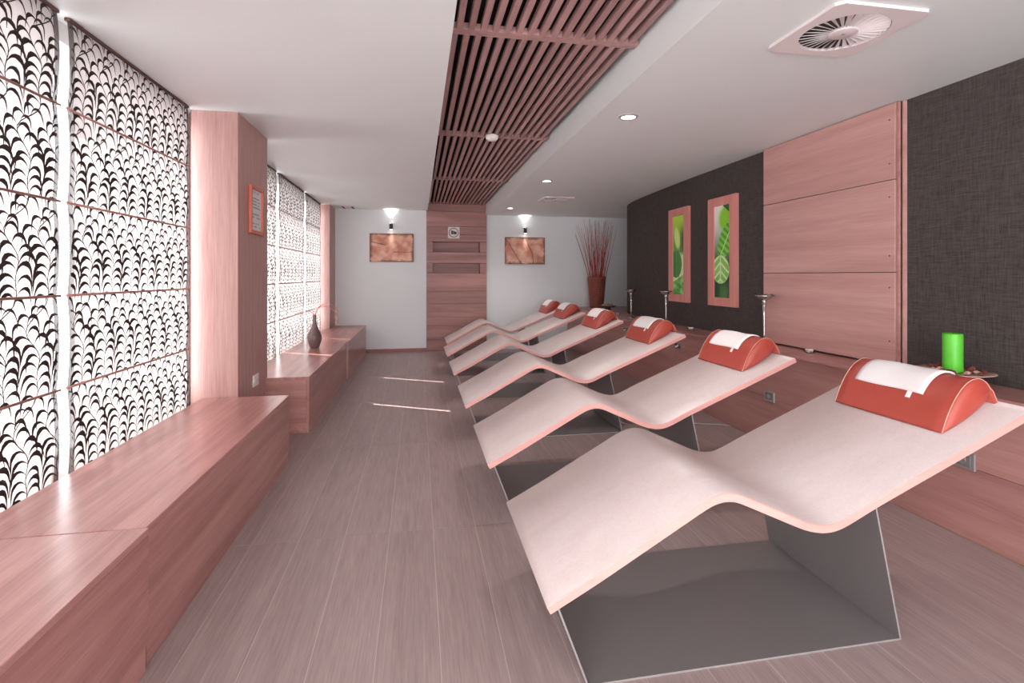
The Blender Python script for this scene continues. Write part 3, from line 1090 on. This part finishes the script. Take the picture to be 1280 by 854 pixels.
def leaf_picture(x, y, rz, label, fn):
    W_, H_ = .448, 1.022
    t = thing('leaf_picture', label, 'picture', (x, y, 1.478), rz, 'green leaf pictures')
    # front faces local -X
    st, rl = .098, .080
    a = (-.034, -.001)
    box('frame_stile', a[0], a[1], -W_ / 2, -W_ / 2 + st, -H_ / 2, H_ / 2, 'frame', t, .0015)
    box('frame_stile', a[0], a[1], W_ / 2 - st, W_ / 2, -H_ / 2, H_ / 2, 'frame', t, .0015)
    box('frame_rail', a[0], a[1], -W_ / 2 + st, W_ / 2 - st, -H_ / 2, -H_ / 2 + rl, 'frame', t, .0015)
    box('frame_rail', a[0], a[1], -W_ / 2 + st, W_ / 2 - st, H_ / 2 - rl, H_ / 2, 'frame', t, .0015)
    color_sheet('print', W_ - 2 * st + .002, H_ - 2 * rl + .002, 60, 200, fn, t, 'YZ', -.022)
leaf_picture(2.810, 4.346, 0, 'framed tall green leaf picture beside the wooden wall panel', leaf2)
leaf_picture(2.823, 5.180, -.026, 'framed tall green leaf picture nearer the far wall', leaf1)

# ------------------------------------------------------------------ framed notice and sockets
cf = thing('framed_notice', 'red-framed paper notice on the wooden pillar', 'picture', (-1.175, 4.01, 1.725))
hw, hh = .147, .172
box('frame_stile', .001, .024, -hw, -hw + .024, -hh, hh, 'redframe', cf, .004, 2)
box('frame_stile', .001, .024, hw - .024, hw, -hh, hh, 'redframe', cf, .004, 2)
box('frame_rail', .001, .024, -hw + .024, hw - .024, -hh, -hh + .024, 'redframe', cf, .004, 2)
box('frame_rail', .001, .024, -hw + .024, hw - .024, hh - .024, hh, 'redframe', cf, .004, 2)
def notice(u, v):
    c = G(206, 206, 210)
    row = int(v * 26)
    rr = random.Random(row * 13 + int(u * 9))
    if .1 < u < .88 and row % 2 == 0 and .08 < v < .94 and rr.random() > .25 and math.sin(row * 5.1) > -.7:
        c = G(150, 150, 160)
    return c
color_sheet('paper', .246, .296, 40, 80, notice, cf, 'PX', .010)
wsck = thing('wall_socket', 'white double socket low on the wooden pillar', 'socket', (-1.175, 4.02, .488))
box('faceplate', .0005, .010, -.058, .058, -.042, .042, 'plastic', wsck, .003, 2)
for s in (-1, 1):
    o = lathe('outlet', [(.020, 0), (.019, .003), (.016, .001), (0, .001)], 'vent', wsck, 20)
    o.matrix_local = Matrix.Translation((.0095, s * .028, 0)) @ Matrix.Rotation(PI / 2, 4, 'Y')

def steel_socket(y, z, label, w=.105, hgt=.08):
    t = thing('steel_socket', label, 'socket', (2.56, y, z), 0, 'steel sockets on the wainscot')
    box('faceplate', -.012, -.0005, -w / 2, w / 2, -hgt / 2, hgt / 2, 'steel', t, .003, 2)
    ins = box('insert', -.0145, -.011, -w / 2 + .016, w / 2 - .016, -hgt / 2 + .014, hgt / 2 - .014, 'socket', t, .002)
    o = lathe('outlet', [(.018, 0), (.018, .003), (.014, .001), (0, .001)], 'steel', ins, 20)
    o.matrix_local = Matrix.Translation((-.0145, 0, 0)) @ Matrix.Rotation(-PI / 2, 4, 'Y')
steel_socket(2.012, .375, 'steel wall socket under the head end of the nearest lounger')
steel_socket(3.38, .36, 'steel wall socket below the head end of the second lounger')
steel_socket(7.26, .36, 'small steel wall socket under the head of the fourth lounger')

def reading_spot(y, z, label):
    t = thing('steel_fitting', label, 'wall fitting', (2.56, y, z), 0, 'small steel fittings on the wainscot')
    box('backplate', -.008, -.0005, -.030, .030, -.034, .034, 'steel', t, .002)
    o = lathe('cup', [(.022, 0), (.026, .03), (.024, .034), (.018, .012), (0, .012)], 'chrome', t, 20)
    o.matrix_local = Matrix.Translation((-.007, 0, 0)) @ Matrix.Rotation(-PI / 2, 4, 'Y')
reading_spot(3.42, .545, 'small steel fitting hidden half under the second lounger head')
reading_spot(4.71, .555, 'small steel fitting under the third lounger head')
reading_spot(6.02, .58, 'small steel fitting beside the fourth lounger head')

# cables of the heated loungers
def cable(pts, label):
    p = catmull(pts, 8)
    tag(tube('power_cable', p, .005, 'cable', None, 6), label, 'cable', 'thin grey lounger cables')
cable([(1.60, 4.05, .30), (1.64, 4.08, .12), (1.70, 4.10, .006), (1.91, 4.02, .006), (2.25, 3.98, .006), (2.45, 3.92, .006), (2.55, 3.86, .006)], 'thin grey cable on the floor below the third lounger')
cable([(1.66, 8.20, .006), (1.8, 8.24, .006), (2.2, 8.40, .006), (2.46, 8.46, .006), (2.52, 8.3, .006), (2.55, 8.2, .006)], 'thin grey cable on the floor below the farthest lounger')

# ------------------------------------------------------------------ ledge decoration
LZ = .71
bk = thing('stick_basket', 'tall wicker basket full of red sticks in the far corner', 'vase', (2.99, 8.33, LZ))
# square-ish tapering woven basket
vs_, fs = [], []
NB, HB = 32, .52
rows = 27
for j in range(rows):
    f = j / (rows - 1)
    r = .108 + .042 * f + (.0035 if j % 2 else 0)
    for k in range(NB):
        a = 2 * PI * k / NB
        c, s = math.cos(a), math.sin(a)
        q = (abs(c) ** 4 + abs(s) ** 4) ** -.25
        rr = r * (1 * .55 + q * .45) + (.002 if (j + k) % 2 else 0)
        vs_.append((rr * c, rr * s, HB * f))
for j in range(rows - 1):
    for k in range(NB):
        a, b = j * NB + k, j * NB + (k + 1) % NB
        fs.append((a, b, b + NB, a + NB))
fs.append(tuple(range(NB - 1, -1, -1)))
mesh('basket', vs_, fs, 'wicker', bk)
tube('rim', [(.152 * math.cos(2 * PI * k / 24), .152 * math.sin(2 * PI * k / 24), HB) for k in range(25)], .008, 'wicker', bk, 6)
rnd = random.Random(11)
for k in range(64):
    a = rnd.uniform(0, 2 * PI)
    rb = rnd.uniform(.0, .10)
    tip = rnd.uniform(.05, .30) if k % 3 else rnd.uniform(.18, .40)
    sx, sy = math.cos(a), math.sin(a)
    if sy > 0:
        sy *= .45
    hgt = rnd.uniform(1.05, 1.52)
    pts = []
    bend = rnd.uniform(-.04, .04)
    for i in range(7):
        f = i / 6
        rr = rb + (tip - rb) * f ** 1.25
        pts.append((rr * sx + bend * math.sin(PI * f), rr * sy * .8, .12 + (hgt - .12) * f))
    tube('stick', pts, [.0042 * (1 - .55 * i / 6) for i in range(7)], 'stick' if k % 4 else 'stickdark', bk, 5)

dp = thing('stone_dish', 'dark shallow dish of pale stones beside the stick basket', 'dish', (2.97, 7.75, LZ))
lathe('dish', [(.05, 0), (.045, .03), (.08, .036), (.125, .052), (.140, .066), (.132, .066), (.11, .054), (0, .046)], 'dark_dish', dp, 32)
rnd = random.Random(5)
for k in range(7):
    a = k * 2.4
    r = .018 * k ** .6
    bm = bmesh.new()
    bmesh.ops.create_icosphere(bm, subdivisions=2, radius=1)
    s = Vector((rnd.uniform(.024, .034), rnd.uniform(.022, .03), rnd.uniform(.018, .026)))
    for v in bm.verts:
        v.co = Vector((v.co.x * s.x, v.co.y * s.y, v.co.z * s.z)) * (1 + .08 * math.sin(5 * v.co.x + 3 * v.co.y))
        v.co += Vector((r * 1.4 * math.cos(a) - .02, r * 1.4 * math.sin(a), .070 + .005 * (k % 3)))
    bm_obj('stone', bm, 'stone', dp, True)

def candle_holder(x, y, hgt, label, wide=1.0):
    t = thing('candle_holder', label, 'candle holder', (x, y, LZ), 0, 'tall glass and chrome candle holders')
    lathe('foot', [(.045, 0), (.045, .004), (.02, .008), (.009, .02)], 'chrome', t, 28)
    lathe('stem', [(.009, .018), (.0075, .08), (.0085, hgt * .6), (.012, hgt - .08)], 'chrome', t, 16)
    lathe('knob', [(.011, hgt - .082), (.019, hgt - .07), (.015, hgt - .056), (.02, hgt - .045)], 'chrome', t, 20)
    bw = lathe('bowl', [(.018, hgt - .046), (.040 * wide, hgt - .035), (.062 * wide, hgt - .012), (.066 * wide, hgt), (.060 * wide, hgt - .004), (.036 * wide, hgt - .028), (0, hgt - .034)], 'chrome', t, 28)
    tube('twisted_ring', [((.064 * wide + .005 * math.sin(9 * a)) * math.cos(a), (.064 * wide + .005 * math.sin(9 * a)) * math.sin(a), hgt - .003 + .006 * math.cos(9 * a)) for a in [2 * PI * k / 72 for k in range(73)]], .005, 'dishglass', bw, 6)
    return t
candle_holder(2.70, 6.22, .365, 'chrome candle holder standing farthest, at the curve of the dark wall', .95)
candle_holder(2.68, 5.237, .375, 'chrome candle holder in front of the farther leaf picture', .95)
candle_holder(2.66, 3.585, .392, 'chrome candle holder at the edge of the wooden wall panel', 1.05)

def tealight(x, y, label):
    t = thing('tealight', label, 'tealight', (x, y, LZ), 0, 'glass tealights on the ledge')
    lathe('glass_cup', [(.026, 0), (.030, .004), (.040, .020), (.042, .023), (.038, .019), (.026, .006)], 'dishglass', t, 28)
    lathe('wax', [(.023, .005), (.027, .024), (.025, .026), (0, .025)], 'wax', t, 20)
tealight(2.70, 3.16, 'small glass tealight in front of the wooden wall panel')
tealight(2.68, 4.716, 'small glass tealight between the two leaf pictures, on the ledge')
tealight(2.73, 6.75, 'small glass tealight farthest along the ledge, near the basket')

gc = thing('candle_plate', 'pink footed plate with dried petals around the green candle', 'plate', (2.675, 2.16, LZ))
lathe('foot', [(.06, 0), (.05, .006), (.022, .014), (.022, .034), (.05, .042)], 'dish', gc, 28)
lathe('plate', [(.03, .040), (.13, .046), (.168, .056), (.166, .060), (.13, .052), (0, .050)], 'dish', gc, 48)
rnd = random.Random(9)
for k in range(26):
    a = rnd.uniform(0, 2 * PI); r = rnd.uniform(.075, .138)
    bm = bmesh.new()
    bmesh.ops.create_icosphere(bm, subdivisions=1, radius=1)
    s = rnd.uniform(.008, .017)
    for v in bm.verts:
        v.co = Vector((v.co.x * s * 1.3, v.co.y * s, v.co.z * s * .8)) * (1 + .25 * rnd.uniform(-1, 1)) + Vector((r * math.cos(a), r * math.sin(a), .055 + s * .8))
    bm_obj('petal', bm, 'potpourri' if k % 3 else 'stone', gc, False)
cd = thing('pillar_candle', 'thick bright green candle on the plate behind the nearest cushion', 'candle', (2.675, 2.16, LZ + .0505))
lathe('wax', [(.040, 0), (.042, .01), (.042, .192), (.040, .197), (.036, .193), (.02, .186), (0, .185)], 'candle', cd, 40)
tube('wick', [(0, 0, .183), (.001, 0, .192), (.003, 0, .199)], .0012, 'black', cd, 6)

# bottle vase with pink twigs on the far bench
vz = thing('bottle_vase', 'dark brown bottle vase with thin pink twigs on the window bench', 'vase', (-1.135, 5.99, .45))
VP = catmull([(.040, 0, 0), (.052, .02, 0), (.072, .08, 0), (.076, .125, 0), (.062, .175, 0), (.036, .225, 0), (.022, .28, 0), (.018, .33, 0), (.019, .365, 0)], 5)
lathe('body', [(p.x, p.y) for p in VP] + [(.014, .365), (.013, .30)], 'vase', vz, 40)
rnd = random.Random(21)
tw = [[(0, 0, .30), (.02, 0, .40), (.08, -.02, .46), (.17, -.02, .44), (.23, 0, .38), (.25, .02, .30), (.22, .02, .24)],
      [(0, 0, .30), (.03, .01, .42), (.10, .03, .49), (.19, .04, .47), (.24, .05, .40), (.20, .05, .33), (.25, .05, .27)],
      [(0, 0, .30), (-.02, .0, .39), (-.10, -.02, .41), (-.20, -.03, .38)],
      [(0, 0, .30), (.01, .02, .41), (.06, .05, .47), (.11, .08, .46)],
      [(0, 0, .30), (-.01, .02, .38), (-.05, .04, .42), (-.12, .05, .40), (-.16, .06, .36)]]
for p in tw:
    tube('twig', catmull(p, 6), .0032, 'pinktwig', vz, 5)
